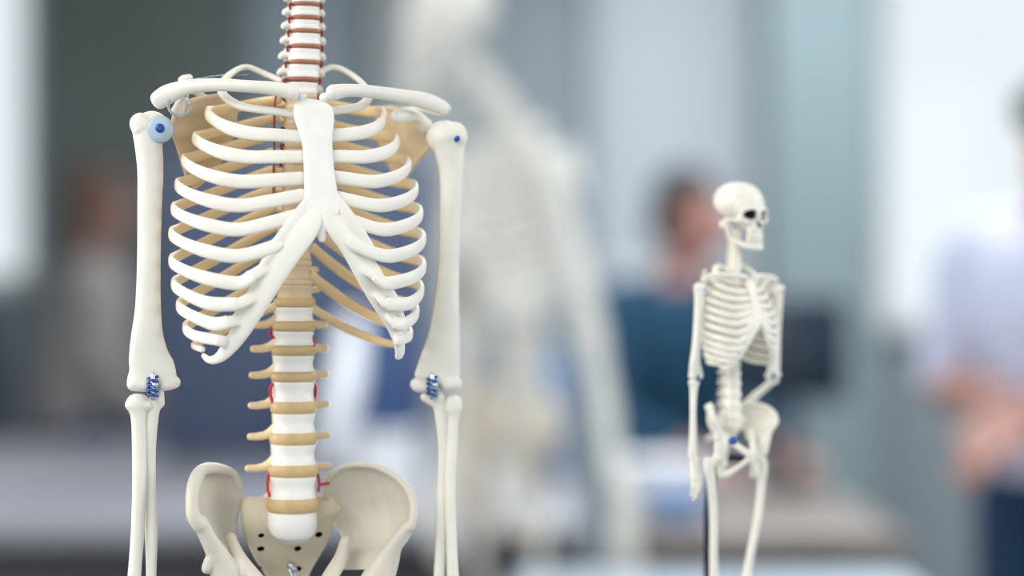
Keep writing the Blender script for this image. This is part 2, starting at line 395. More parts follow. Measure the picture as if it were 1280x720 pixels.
# vertebrae and discs
DR = [-46, -29, -12, 6, 23, 40, 59, 79, 100, 121, 141, 161, 182, 203, 226, 250, 275, 301, 329, 353, 378, 408, 438, 471, 509, 548, 588, 631]
def spx(r):
    T = [(-60, 386), (6, 382), (60, 381), (100, 378), (150, 374), (250, 370), (340, 369), (378, 368), (440, 367), (530, 367), (600, 366), (670, 365)]
    for (a, x), (c, y) in zip(T, T[1:]):
        if r <= c: return x + (y - x) * (r - a) / (c - a)
    return 365
def swd(r):
    T = [(-60, 16), (6, 18), (80, 21), (120, 20), (250, 19), (340, 20), (378, 24), (440, 25.5), (540, 27), (600, 29), (670, 31)]
    for (a, x), (c, y) in zip(T, T[1:]):
        if r <= c: return x + (y - x) * (r - a) / (c - a)
    return 31
def vertebra(hw, hh, kind):
    b = bmesh.new(); d = hw * (.82 if kind != 'neck' else .75)
    sweep(b, [(0, 0, -hh, hw, d), (0, 0, -hh * .75, hw * 1.0, d), (0, 0, 0, hw * .92, d * .93), (0, 0, hh * .75, hw * 1.0, d), (0, 0, hh, hw, d)], n=3, seg=24, cap=False, power=2.3)
    bk = d * 1.0
    body = fuse(b, 'vertebra', 1.6, 2, U); b = bmesh.new()
    if kind == 'neck':
        for s in (-1, 1):
            sweep(b, [(s * hw * .7, bk * .4, 0, 4, 4), (s * hw * 1.15, bk * .6, hh * .2, 4.5, 5), (s * hw * 1.32, bk * .9, -hh * .2, 4, 4.5)], n=4)
            sweep(b, [(s * hw * .9, bk * 1.1, -hh, 4, 4), (s * hw * .9, bk * 1.2, hh, 4, 4)], n=2)
            sweep(b, [(s * hw * .9, bk * 1.2, 0, 4, 5), (0, bk * 2.0, -hh * .4, 4, 5)], n=2)
        sweep(b, [(0, bk * 1.9, -hh * .4, 4, 5), (0, bk * 3.0, -hh * 1.3, 3.5, 4)], n=2)
    elif kind == 'chest':
        for s in (-1, 1):
            sweep(b, [(s * hw * .7, bk * .8, 2, 4, 4), (s * hw * 1.2, bk * 1.5, 3, 4.5, 4.5), (s * hw * 1.7, bk * 2.0, 4, 4, 4.5)], n=4)
            sweep(b, [(s * hw * .7, bk * 1.3, 0, 6, 4), (0, bk * 2.2, -4, 6, 4)], n=2)
        sweep(b, [(0, bk * 2.1, -4, 4, 4), (0, bk * 3.2, -22, 3, 4)], n=2)
    else:
        for s in (-1, 1):
            sweep(b, [(s * hw * .65, bk * .9, -hh * .3, 4, 6), (s * hw * 1.0, bk * 1.2, -hh - 1, 4, 6), (s * hw * 1.45, bk * 1.3, -hh - 4, 4, 5.2), (s * hw * 1.9, bk * 1.25, -hh - 4, 3.6, 4.6)], n=4, normal=(0, 0, 1))
            sweep(b, [(s * hw * .55, bk * 1.5, -hh * 1.25, 5, 5), (s * hw * .6, bk * 1.6, hh * 1.2, 5, 5)], n=2)
            sweep(b, [(s * hw * .6, bk * 1.5, 0, 8, 4), (0, bk * 2.4, -2, 8, 4)], n=2)
        sweep(b, [(0, bk * 2.3, -2, 9, 3.5), (0, bk * 3.4, -6, 8, 3.5)], n=2)
    return body, fuse(b, 'vertebral_arch', 1.6, 2, U)
for i in range(len(DR) - 1):
    r0, r1 = DR[i], DR[i + 1]
    gap = 2.4 if r0 < 100 else (3.5 if r0 < 378 else 5.5)
    mid = (r0 + r1) / 2; hh = (r1 - r0) / 2 - gap
    kind = 'neck' if r1 <= 122 else ('chest' if r1 <= 380 else 'loin')
    c = M(spx(mid), mid, 0)
    mb, ma = vertebra(swd(mid), hh, kind)
    vo = part('vertebra', mb, WHITE if kind != 'chest' else SCAP, loc=c)
    part('vertebral_arch', ma, ARCH if kind != 'neck' else BONE, parent=vo)
for i, r in enumerate(DR):
    neck = r <= 101
    gap = 2.2 if neck else (3.8 if r < 370 else (5.4 if r < 500 else 7.5))
    if i == len(DR) - 1: gap = 8.5
    w = swd(r) * (0.97 if neck else (1.0 if r < 370 else 1.05))
    c = M(spx(r), r, 0)
    b = bmesh.new()
    sweep(b, [(0, 0, -gap, w * .97, w * .8), (0, 0, -gap * .4, w * 1.04, w * .86), (0, 0, gap * .4, w * 1.04, w * .86), (0, 0, gap, w * .97, w * .8)], n=3, seg=24, cap=False, power=2.3)
    part('intervertebral_disc', b, DISCRED if neck else (SCAP if r < 370 else DISC), loc=c)
# sacral promontory: the white rounded block under the last disc
b = bmesh.new(); c = M(365, 651, 0)
sweep(b, [(c[0], c[1] + 2, c[2] + 13, 30.5, 24), (c[0], c[1] + 1, c[2] + 4, 31, 25), (c[0], c[1], c[2] - 6, 31, 24), (c[0], c[1] + 2, c[2] - 10, 29, 22)], n=4, seg=28, power=2.4)
part('sacral_body', b, WHITE)
# red arteries beside the spine
def red(pp, m=RED, r=1.6):
    b = bmesh.new(); sweep(b, [(*M(px, py, f), r, r) for px, py, f in pp], n=5, seg=8); return part('artery', b, m)
for pp in ([(341, 480, 2), (338, 486, 0), (339, 498, 0), (341, 504, 2)], [(392, 478, 2), (395, 484, 0), (394, 497, 0), (391, 504, 2)], [(391, 436, 2), (393, 430, 0), (392, 424, 0)],
           [(337, 590, 2), (335, 598, 0), (335, 612, 0), (337, 620, 2)], [(397, 592, 2), (399, 602, 0), (398, 614, 2)], [(399, 606, -6), (411, 604, -10)], [(341, 408, -8), (338, 418, -12), (342, 422, -12)]):
    red(pp, r=2.0)
red([(345, 118, 12), (343, 140, 12), (343, 180, 12), (342, 215, 12), (342, 250, 12)], DARKRED, 1.5)
for r in (6, 23, 40, 59, 79, 100, 121, 141, 161, 182, 203):
    for s in (-1, 1):
        x = spx(r) + s * (swd(r) + 1)
        red([(x - s * 4, r, 6), (x + s * 1, r - 1, 6), (x, r + 5, 4)], DARKRED, 1.7)

# pelvis
def ilium(rows, crest, extras, holes=None):
    b = bmesh.new(); nC = 7
    grid = []
    for (py, xa, xb, fa, fb, bow) in rows:
        line = []
        for k in range(nC):
            t = k / (nC - 1)
            f = fa + (fb - fa) * (t ** 1.3) - bow * math.sin(math.pi * t)
            line.append(M(xa + (xb - xa) * t, py, f))
        grid.append(line)
    # smooth rows
    G = []
    for c in range(nC): G.append(catmull([g[c] for g in grid], 3))
    nR = len(G[0]); th = 4.5
    F_ = [[b.verts.new((G[c][r][0], G[c][r][1] - th, G[c][r][2])) for c in range(nC)] for r in range(nR)]
    B_ = [[b.verts.new((G[c][r][0], G[c][r][1] + th, G[c][r][2])) for c in range(nC)] for r in range(nR)]
    for r in range(nR - 1):
        for c in range(nC - 1):
            b.faces.new((F_[r][c], F_[r][c + 1], F_[r + 1][c + 1], F_[r + 1][c])); b.faces.new((B_[r][c + 1], B_[r][c], B_[r + 1][c], B_[r + 1][c + 1]))
    for r in range(nR - 1):
        b.faces.new((F_[r + 1][0], B_[r + 1][0], B_[r][0], F_[r][0])); b.faces.new((F_[r][-1], B_[r][-1], B_[r + 1][-1], F_[r + 1][-1]))
    for c in range(nC - 1):
        b.faces.new((F_[0][c], B_[0][c], B_[0][c + 1], F_[0][c + 1])); b.faces.new((F_[-1][c + 1], B_[-1][c + 1], B_[-1][c], F_[-1][c]))
    sweep(b, [(*M(px, py, f), a, c2) for px, py, f, a, c2 in crest], n=5, seg=12)
    for e in extras: sweep(b, [(*M(px, py, f), a, c2) for px, py, f, a, c2 in e], n=5, seg=14)
    return b
# image-left hip bone
bl_ = ilium([(584, 254, 284, -20, -2, 4), (592, 246, 291, -24, 2, 8), (606, 240, 300, -30, 30, 14), (622, 238, 304, -34, 44, 18), (640, 240, 299, -34, 50, 20), (658, 247, 297, -30, 52, 18), (676, 256, 296, -22, 50, 12), (694, 262, 300, 0, 48, 6), (712, 266, 312, 16, 46, 2)],
    [(298, 606, -30, 5, 5), (288, 590, -24, 6, 6), (268, 583, -4, 7, 7), (250, 586, 20, 9, 8), (241, 602, 42, 9, 9), (238, 625, 54, 8, 9), (241, 645, 60, 8, 9), (250, 660, 60, 8, 9)], [])
def flip(rows): return [(py, xb, xa, fa, fb, bow) for (py, xa, xb, fa, fb, bow) in rows]
bl_.free()
rowsL = [(584, 254, 284, -20, -2, 4), (592, 246, 291, -24, 2, 8), (606, 240, 300, -30, 30, 14), (622, 238, 304, -34, 44, 18), (640, 240, 299, -34, 50, 20), (658, 247, 297, -30, 52, 18), (676, 256, 296, -22, 50, 12), (694, 262, 300, 0, 48, 6), (712, 266, 312, 16, 46, 2)]
bL = ilium(flip(rowsL),
    [(300, 610, -30, 5, 5), (290, 592, -22, 6, 6), (270, 585, -2, 7, 7), (252, 588, 22, 8, 8), (243, 604, 42, 9, 9), (240, 625, 54, 8, 9), (242, 645, 60, 9, 9), (250, 658, 60, 9, 9)],
    [[(250, 652, 58, 10, 9), (262, 676, 54, 11, 10), (275, 700, 48, 15, 13), (285, 730, 44, 22, 20), (290, 760, 40, 22, 22)],
     [(288, 672, 10, 7, 9), (298, 696, 34, 9, 10), (318, 722, 60, 10, 10), (345, 752, 88, 10, 9), (372, 775, 104, 12, 9)],
     [(288, 760, 30, 14, 14), (296, 800, 20, 13, 12), (310, 840, 25, 13, 12), (340, 820, 70, 8, 8), (372, 790, 102, 10, 8)],
     [(262, 700, 52, 7, 7), (258, 712, 52, 7, 7)]])
hl = part('hip_bone', fuse(bL, 'hip_bone', 2.0, 6, U), HIPM)
rowsR = [(582, 428, 462, -28, 6, 6), (590, 412, 490, -34, 24, 16), (604, 405, 508, -36, 38, 26), (622, 405, 518, -38, 50, 32), (640, 412, 521, -38, 58, 34), (658, 420, 519, -34, 62, 30), (676, 428, 510, -26, 58, 22), (694, 424, 494, 0, 52, 10), (712, 418, 486, 16, 48, 4)]
bR = ilium(rowsR,
    [(408, 600, -34, 4, 4), (428, 584, -26, 4, 4), (458, 581, -4, 4.5, 4.5), (486, 590, 22, 5, 5), (506, 606, 42, 5.5, 6), (515, 624, 54, 6, 8), (517, 644, 62, 6, 8), (513, 660, 64, 6, 8)],
    [[(510, 658, 60, 8, 9), (494, 680, 54, 10, 10), (484, 700, 48, 16, 13), (470, 730, 44, 22, 20), (462, 760, 40, 22, 22)],
     [(432, 676, 10, 7, 9), (426, 698, 34, 9, 10), (412, 722, 62, 10, 10), (396, 752, 90, 10, 9), (382, 775, 104, 12, 9)],
     [(462, 760, 30, 14, 14), (456, 800, 20, 13, 12), (440, 840, 25, 13, 12), (410, 820, 70, 8, 8), (382, 790, 102, 10, 8)]])
part('hip_bone', fuse(bR, 'hip_bone', 2.0, 6, U), HIPM)
b = bmesh.new(); ball(b, M(377, 780, 104), (8, 8, 16)); part('pubic_joint', b, DISC)
# sacrum
b = bmesh.new()
sweep(b, [(*M(362, 630, -16), 62, 12), (*M(362, 645, -12), 62, 14), (*M(362, 665, -20), 57, 13), (*M(361, 690, -34), 46, 12), (*M(360, 715, -48), 30, 11), (*M(360, 742, -54), 20, 9), (*M(360, 775, -48), 10, 7), (*M(360, 800, -36), 6, 5)], normal=(0, -1, .3), n=5, seg=24, power=2.6)
for px in (312, 414): sweep(b, [(*M(px, 628, -18), 9, 9), (*M(px + (6 if px < 360 else -6), 650, -20), 9, 10)], n=3)
for px, k in ((345, -1), (385, 1)): sweep(b, [(*M(px, 634, -26), 5, 5), (*M(px + k * 18, 632, -24), 6, 6), (*M(px + k * 38, 636, -14), 6, 6)], n=3)
cut = bmesh.new()
for px, py in ((325, 668), (325, 685), (323, 711), (371, 685), (398, 668), (372, 711)):
    ball(cut, M(px, py, -10 - (py - 660) * .5), (5.2, 14, 3.8), 14)
part('sacrum', fuse(b, 'sacrum', 2.0, 3, U, cut=cut, cutmat=SOCKET), SACR)
b = bmesh.new(); sweep(b, [(*M(362, 712, -20), 1.5, 1.5), (*M(367, 722, -16), 2, 2), (*M(372, 714, -18), 1.2, 1.2)], n=4, seg=8)
sweep(b, [(*M(363, 706, -22), 4, 4), (*M(368, 712, -20), 4, 4)], n=2, seg=8); part('sacral_clip', b, STEEL)

# arms
def humerus(shaft, extra, balls):
    b = bmesh.new()
    sweep(b, [(*M(px, py, f), a, c) for px, py, f, a, c in shaft], n=6, seg=16)
    for e in extra: sweep(b, [(*M(px, py, f), a, c) for px, py, f, a, c in e], n=5, seg=14)
    for px, py, f, r in balls: ball(b, M(px, py, f), r)
    return fuse(b, 'humerus', 1.8, 5, U)
armL = part('humerus', humerus([(184, 160, 16, 19, 15), (186, 185, 16, 17, 14), (188, 215, 16, 16, 14), (187, 260, 16, 15, 13), (186, 330, 16, 14.5, 13), (185, 385, 14, 16, 13), (184, 420, 13, 20, 12), (186, 445, 12, 25, 11), (190, 462, 12, 29, 10), (190, 476, 12, 31, 10)],
   [[(166, 480, 14, 9, 10), (182, 482, 16, 8, 11)], [(200, 484, 14, 6, 10), (212, 478, 10, 10, 9), (219, 478, 8, 8, 8)], [(178, 158, 20, 15, 12), (174, 152, 20, 9, 9)]],
   [(190, 157, 10, (20, 18, 18)), (176, 155, 18, (14, 13, 14))]), BONE)
armR = part('humerus', humerus([(560, 168, 40, 23, 17), (562, 192, 38, 19, 15), (564, 220, 36, 15.5, 14), (563, 260, 34, 14.5, 13), (561, 330, 30, 13.5, 13), (558, 385, 28, 17, 13), (555, 420, 27, 21, 12), (551, 445, 26, 26, 11), (548, 462, 26, 29, 10), (546, 474, 26, 31, 10)],
   [[(570, 480, 28, 9, 11), (556, 481, 30, 8, 11)], [(538, 485, 26, 6, 10), (524, 482, 22, 9, 9), (519, 480, 20, 8, 8)]],
   [(556, 172, 34, (24, 22, 22)), (568, 170, 42, (17, 16, 18))]), BONE)
def screw(parent, px, py, f, r, washer):
    c = Vector(M(px, py, f)); dr = Vector((-.15, -1, .1)).normalized()
    if washer:
        b = bmesh.new(); cyl(b, c + dr * 2 - dr * 6, c + dr * 2, washer, washer * .95, 28); ball(b, c, (washer * .93, 4, washer * .93), 24); part('joint_washer', b, LBLUE, parent, label='pale blue washer')
    b = bmesh.new(); cyl(b, c - dr * 4, c + dr * 5.5, r, r, 16); ball(b, c + dr * 5.5, (r, 2, r), 16); part('joint_screw', b, BLUEM, parent, label='blue screw head')
screw(armL, 200, 161, 30, 5.5, 17)
screw(armR, 571, 174, 58, 3.6, None)
def spring(parent, px, py, f):
    b = bmesh.new(); c = Vector(M(px, py, f)); pts = []
    for k in range(49):
        t = k / 48; a = t * 2 * math.pi * 4
        pts.append((c.x + 6 * math.cos(a), c.y + 6 * math.sin(a), c.z + 12 - 24 * t, 1.7, 1.7))
    sweep(b, pts, n=1, seg=8); part('elbow_spring', b, BLUEM, parent, label='blue coiled spring')
    b = bmesh.new(); sweep(b, [(c.x, c.y, c.z + 15, 3, 3), (c.x, c.y, c.z - 15, 3, 3)], n=1, seg=10); ball(b, (c.x + 2, c.y - 5, c.z + 2), 4, 12); part('elbow_pin', b, STEEL, parent, label='steel elbow pin')
spring(armL, 191, 483, 27); spring(armR, 540, 483, 38)
def lowbone(name, pts, extra=(), voxel=1.6):
    b = bmesh.new(); sweep(b, [(*M(px, py, f), a, c) for px, py, f, a, c in pts], n=6, seg=14)
    for e in extra: sweep(b, [(*M(px, py, f), a, c) for px, py, f, a, c in e], n=4, seg=12)
    return part(name, fuse(b, name, voxel, 4, U), BONE)
lowbone('radius', [(172, 501, 18, 14, 11), (172, 508, 18, 13.5, 11), (173, 522, 18, 9.5, 9), (174, 560, 20, 9, 8), (174, 610, 24, 8.8, 8), (172, 665, 28, 8.5, 7), (168, 720, 34, 8.5, 7), (166, 770, 38, 13, 8)], [[(163, 506, 18, 8, 9), (184, 506, 18, 8, 10)]])
lowbone('ulna', [(195, 500, 14, 9, 9), (190, 516, 14, 9, 8), (186, 560, 14, 9, 7), (187, 610, 14, 8, 7), (189, 665, 20, 8, 6.5), (189, 720, 26, 6.5, 6), (188, 768, 30, 8, 7)], [[(199, 490, 10, 6, 8), (199, 505, 12, 7, 8)]])
lowbone('radius', [(567, 502, 32, 11.5, 10), (567, 511, 32, 11.5, 10), (567, 524, 32, 7.5, 7.5), (565, 560, 34, 7.5, 7), (563, 610, 38, 7.5, 7), (564, 665, 42, 7.5, 7), (566, 720, 48, 8, 7), (568, 770, 50, 13, 8)], [])
lowbone('ulna', [(546, 497, 26, 9, 9), (551, 514, 26, 9, 8), (555, 560, 28, 8, 7), (553, 610, 28, 7.5, 6.5), (551, 665, 34, 7.5, 6), (549, 720, 40, 7.5, 6), (545, 768, 42, 8, 7)], [[(530, 496, 22, 6, 7), (548, 506, 26, 7, 8)]])
def hand(cx, s):        # five bony fingers hanging from a carpal block
    b = bmesh.new()
    for dx, dy in ((-12, 780), (0, 778), (12, 780), (-9, 793), (3, 794), (13, 792)): ball(b, M(cx + dx, dy, 42), (7.5, 7, 7), 12)
    for k, (o, tip, l) in enumerate(((-15, -20, 105), (-5, -7, 125), (5, 6, 135), (14, 18, 122))):
        t = s * o; u = s * tip
        P = [(cx + t * .8, 798, 42, 4.5, 4.5), (cx + t, 825, 46, 3.4, 3.6), (cx + (t + u) / 2, 798 + l * .42, 50, 4.6, 4.6), (cx + (t + u) / 2 + u * .02, 798 + l * .6, 56, 3.2, 3.2), (cx + u, 798 + l * .74, 60, 4.1, 4.1), (cx + u, 798 + l * .88, 60, 3, 3), (cx + u, 798 + l * 1.05, 56, 3, 3)]
        sweep(b, [(*M(px, py, f), a, c) for px, py, f, a, c in P], n=4, seg=10)
    P = [(cx + s * 16, 792, 46, 4.5, 4.5), (cx + s * 24, 815, 60, 4, 4), (cx + s * 27, 838, 72, 4.4, 4.4), (cx + s * 25, 862, 80, 3.4, 3.4)]
    sweep(b, [(*M(px, py, f), a, c) for px, py, f, a, c in P], n=4, seg=10)
    part('hand', fuse(b, 'hand', 1.7, 2, U), BONE)
hand(177, -1); hand(557, 1)
# legs
for s in (-1, 1):
    def Q(x, row, f, a, c): return (s * x, -f, hrow(s * x, f, row), a, c)
    b = bmesh.new()
    ball(b, Q(96, 772, 34, 1, 1)[:3], 20)
    sweep(b, [Q(96, 772, 34, 12, 12), Q(118, 788, 26, 12, 12), Q(134, 806, 18, 13, 13)], n=4)
    sweep(b, [Q(136, 786, 14, 12, 12), Q(134, 815, 18, 15, 14), Q(128, 860, 20, 12, 12), Q(112, 988.571, 16, 11, 11), Q(92, 1130, -4, 11, 11), Q(78, 1230, -16, 15, 13), Q(72, 1275, -20, 26, 18)], n=6, seg=16)
    ball(b, Q(87, 1285, -20, 1, 1)[:3], (14, 20, 16)); ball(b, Q(57, 1285, -20, 1, 1)[:3], (14, 20, 16))
    fm = part('femur', fuse(b, 'femur', 2.2, 5, U), BONE)
    b = bmesh.new(); ball(b, Q(72, 1280, 6, 1, 1)[:3], (13, 7, 14)); part('kneecap', b, BONE)
    b = bmesh.new()
    sweep(b, [Q(72, 1308, -20, 28, 19), Q(72, 1330, -18, 18, 15), Q(70, 1400, -16, 11, 12), Q(66, 1500, -20, 9, 10), Q(64, 1590, -24, 10, 10), Q(63, 1625, -24, 17, 14)], n=6, seg=16)
    part('tibia', fuse(b, 'tibia', 2.2, 4, U), BONE)
    b = bmesh.new()
    sweep(b, [Q(96, 1320, -26, 7, 7), Q(94, 1380, -26, 5, 5), Q(88, 1530, -30, 4.5, 4.5), Q(84, 1632, -28, 7, 8)], n=6, seg=12); part('fibula', b, BONE)
    b = bmesh.new(); ball(b, Q(68, 1648, -22, 1, 1)[:3], (17, 20, 14)); sweep(b, [Q(70, 1670, -62, 14, 12), Q(70, 1662, -30, 15, 13), Q(70, 1668, 0, 17, 10), Q(72, 1680, 30, 20, 8)], n=4)
    for k in range(5):
        x = 56 + k * 9; l = (92, 88, 84, 78, 72)[k]
        sweep(b, [Q(62 + k * 5, 1678, 24, 5, 5), Q(x, 1686, 24 + (l - 24) * .55, 4, 4), Q(x + (k - 2), 1690, l - 10, 5, 4.5), Q(x + (k - 2) * 1.5, 1692, l + 6, 4, 4)], n=4, seg=10)
    part('foot', fuse(b, 'foot', 2.0, 3, U), BONE)

# skull, facing forward, with its own local origin at the centre of the head
def make_skull():
    b = bmesh.new()
    ball(b, (0, 14, 34), (67, 82, 66), 32); ball(b, (0, -28, 22), (55, 42, 50), 28)
    ball(b, (0, -38, -22), (44, 34, 42), 24); ball(b, (0, -58, -58), (27, 24, 26), 20)
    for s in (-1, 1):
        sweep(b, [(s * 62, 4, -30, 6, 5), (s * 60, -22, -30, 6, 4), (s * 50, -50, -30, 9, 6), (s * 34, -64, -34, 9, 8)], n=5)
        sweep(b, [(s * 52, -52, -30, 6, 6), (s * 50, -52, -8, 6, 6), (s * 44, -58, 8, 7, 6)], n=4)
        sweep(b, [(s * 57, 0, -36, 8, 6), (s * 54, -6, -62, 15, 5), (s * 48, -14, -92, 13, 6), (s * 34, -50, -112, 11, 6), (s * 14, -76, -118, 12, 8), (0, -80, -118, 12, 9)], n=6)
        ball(b, (s * 52, 22, -48), (9, 11, 16), 14)
    sweep(b, [(-44, -60, 8, 6, 6), (-22, -70, 11, 6, 6), (0, -70, 4, 6, 6), (22, -70, 11, 6, 6), (44, -60, 8, 6, 6)], n=5)
    sweep(b, [(0, -70, 4, 6, 6), (0, -80, -20, 4.5, 5)], n=3)
    cut = bmesh.new()
    for s in (-1, 1):
        ball(cut, (s * 26, -70, -9), (19, 32, 18), 20); ball(cut, (s * 52, -36, -54), (11, 18, 15), 16)
    ball(cut, (0, -80, -42), (9, 20, 14), 16)
    me = fuse(b, 'skull', 2.4, 5, U, cut=cut, cutmat=SOCKET)
    return me
SKULL = make_skull()
def teeth_mesh():
    b = bmesh.new()
    for k in range(-6, 7):
        a = k * .22; x = 27 * math.sin(a); y = -56 - 26 * math.cos(a)
        for z in (-82, -96):
            box(b, (-2.6, -3, -6.4), (2.6, 3, 6.4), 1.0, Matrix.Translation((x, y, z)) @ Matrix.Rotation(a, 4, 'Z'))
    sweep(b, [(26, -58, -89, 18, 3), (14, -76, -89, 18, 3), (0, -80, -89, 18, 3), (-14, -76, -89, 18, 3), (-26, -58, -89, 18, 3)], n=4, normal=(0, -1, 0))
    return to_mesh(b, 'teeth', U)
sk = part('skull', SKULL, BONE, loc=(M(386, 0, 0)[0], -12, hrow(0, 0, -150)))
tt = part('teeth', teeth_mesh(), WHITE, parent=sk)
# stand
b = bmesh.new(); cyl(b, (0, 46, 12), (0, 46, 900), 6.5); part('stand_pole', b, NAVYP)
b = bmesh.new(); cyl(b, (0, 40, 0), (0, 40, 12), 150, 144, 40); part('stand_base', b, NAVYP)
tag(main, 'large sharp white skeleton model in front with amber discs and blue joint screws', 'skeleton')

def copy_tree(o, parent=None):
    c = o.copy(); COL.objects.link(c); c.parent = parent
    for ch in list(o.children): copy_tree(ch, c)
    return c
def recolour(root, table):
    for ch in root.children:
        if ch.type == 'MESH' and ch.material_slots:
            ch.material_slots[0].link = 'OBJECT'
            ch.material_slots[0].material = table.get(ch.data.materials[0], ch.data.materials[0])
        recolour(ch, table)
# small skeleton
def place(root, px, row_from, row_to, y, s, yaw):
    root.rotation_euler = (0, 0, yaw); root.scale = (s,) * 3
    hz = (1.2 - (row_from - 360) * U - ZB) * s
    root.location = ((px - 640) / FPX * y, y, 1.2 - (row_to - 360) / FPX * y - hz)
mini = copy_tree(main)
place(mini, 916, 110, 342, 1.275, .345 * 1.275 / 1.2, R(38))
recolour(mini, {m: MINI for m in (RIBM, HIPM, BONE, BACKRIB, SCAP, WHITE, DISC, DISCRED, SACR, RED, DARKRED, LBLUE, ARCH)})
tag(mini, 'small cream skeleton model with round skull and dark pole, right of the large one', 'skeleton')
for ch in list(mini.children):
    nm = ch.name.split('.')[0]
    if nm == 'skull': ch.rotation_euler = (R(4), 0, R(6)); ch.scale = (1.38, 1.13, 1.05); ch.location = (ch.location[0] + 14 * U, ch.location[1] + 4 * U, ch.location[2] - 34 * U)
    if nm in ('hip_bone', 'sacrum'): ch.scale = (1.14, 1.0, 1.0)
    if nm == 'rib' or nm.startswith('costal'):
        md = ch.modifiers.new('thick', 'DISPLACE'); md.strength = 4.6 * U; md.mid_level = 0
    if nm in ('humerus', 'radius', 'ulna', 'femur', 'hand', 'vertebra', 'intervertebral_disc', 'hip_bone', 'sacrum'):
        md = ch.modifiers.new('thick', 'DISPLACE'); md.strength = (1.8 if nm != 'femur' else 4.0) * U; md.mid_level = 0
    if nm in ('stand_base', 'stand_pole', 'suspension_wire', 'shoulder_strap'): bpy.data.objects.remove(ch)
def swing(root, rot, pivot, names, side=1):     # turn some bones of one side about a joint
    P = Vector(pivot)
    for ch in root.children:
        if ch.name.split('.')[0] in names:
            c = sum((Vector(v) for v in ch.bound_box), Vector()) / 8
            if c.x * side > 0:
                Rm = rot.to_matrix(); ch.rotation_euler = rot; ch.location = P - Rm @ P
swing(mini, Euler((R(60), R(-4), 0)), Vector(M(552, 490, 26)) * U, ('radius', 'ulna', 'hand'))
swing(mini, Euler((0, R(3.5), 0)), Vector(M(186, 160, 16)) * U, ('humerus', 'radius', 'ulna', 'hand'), -1)
# large skeleton
big = copy_tree(main)
place(big, 646, 110, 203, 3.5, 1.93, R(-62))
big.location.z = 0.0
recolour(big, {BONE: BIGB, HIPM: BIGT, RIBM: BIGB, ARCH: BIGB, BACKRIB: BIGB, SCAP: BIGB, WHITE: BIGB, DISC: BIGT, DISCRED: BIGT, SACR: BIGT, RED: BIGB, DARKRED: BIGB, LBLUE: BIGB})
tag(big, 'life-size white skeleton model, blurred, turned to the left behind the front one', 'skeleton')
for ch in list(big.children):
    if ch.name.split('.')[0] == 'artery': bpy.data.objects.remove(ch)
hz_ = hrow(0, 0, 125); ht_ = hrow(0, 0, -46)
for ch in big.children:       # the neck curves forward to the head
    if ch.name.split('.')[0] in ('vertebra', 'intervertebral_disc') and ch.location[2] / U > hz_:
        k = (ch.location[2] / U - hz_) / (ht_ - hz_); ch.location = ch.location + Vector((0, -118 * k ** 1.35 * U, -22 * k * k * U)); ch.rotation_euler = (R(38) * k, 0, 0)
for ch in big.children:
    if ch.name.split('.')[0] == 'skull': 
        ch.location = (ch.location[0], ch.location[1] - 150 * U, ch.location[2] - 50 * U); ch.rotation_euler = (0, 0, R(-50))
    if ch.name.split('.')[0] in ('humerus', 'radius', 'ulna', 'hand', 'rib', 'vertebra'):
        md = ch.modifiers.new('thick', 'DISPLACE'); md.strength = (3.0 if ch.name.startswith(('rib', 'vert')) else 12.0) * U; md.mid_level = 0
swing(big, Euler((R(15), 0, 0)), Vector(M(560, 168, 34)) * U, ('humerus', 'radius', 'ulna', 'hand'))

TABLEZ = 0.75
# pole and base of the small model, in world space, parented to it
bpy.context.view_layer.update()
def add_world(root, name, bm, m, scale_free=True):
    o = obj(name, to_mesh(bm, name), m); o.parent = root; o.matrix_parent_inverse = root.matrix_world.inverted(); return o
p0 = at(884, 596, 1.30); b = bmesh.new()
cyl(b, (p0.x - .001, p0.y, TABLEZ + .008), (p0.x + .002, p0.y, p0.z), .0036); sweep(b, [(p0.x + .002, p0.y, p0.z, .0036, .0036), (p0.x + .004, p0.y, p0.z + .008, .0022, .0022), (p0.x + .014, p0.y - .004, p0.z + .012, .002, .002), (p0.x + .022, p0.y - .012, p0.z + .012, .002, .002)], n=5)
add_world(mini, 'stand_pole', b, NAVYP)
b = bmesh.new(); cyl(b, (p0.x, p0.y, TABLEZ), (p0.x, p0.y, TABLEZ + .008), .055, .053, 40); add_world(mini, 'stand_base', b, NAVYP)
# blue screw at the small model's hip
b = bmesh.new(); q = at(916, 551, 1.268 - .03); ball(b, q, (.0028, .003, .0026), 14); add_world(mini, 'hip_screw', b, BLUEM)['label'] = 'blue hip screw'

# ------------------------------------------------------------ furniture
TOPL = mat('table_top_pale_blue', (0.62, 0.72, 0.80), 0.35, noise=0.03, nscale=5)
TOPG = mat('bench_top_lilac_grey', (0.27, 0.275, 0.31), 0.45, noise=0.05, nscale=5)
TOPB = mat('desk_top_brown_grey', (0.22, 0.185, 0.165), 0.5, noise=0.12, nscale=6)
CAB = mat('desk_side_dark', (0.03, 0.03, 0.035), 0.6)
LEGM = mat('metal_leg_grey', (0.25, 0.26, 0.28), 0.4, metal=0.6)
WOODD = mat('dark_wood', (0.10, 0.07, 0.05), 0.5, noise=0.2, nscale=8)
SLATE = mat('slate_blue_fabric', (0.065, 0.085, 0.145), 0.9, noise=0.1, nscale=40)
ROYAL = mat('royal_blue_plastic', (0.03, 0.08, 0.22), 0.45)
SKYB = mat('blue_upholstery', (0.20, 0.30, 0.50), 0.8, noise=0.08, nscale=30)
PAPER = mat('white_card', (0.80, 0.82, 0.86), 0.7)
SCREEN = mat('dark_navy_screen', (0.008, 0.022, 0.045), 0.2)
def B(lo, hi, bev=.004): b = bmesh.new(); box(b, lo, hi, bev); return b
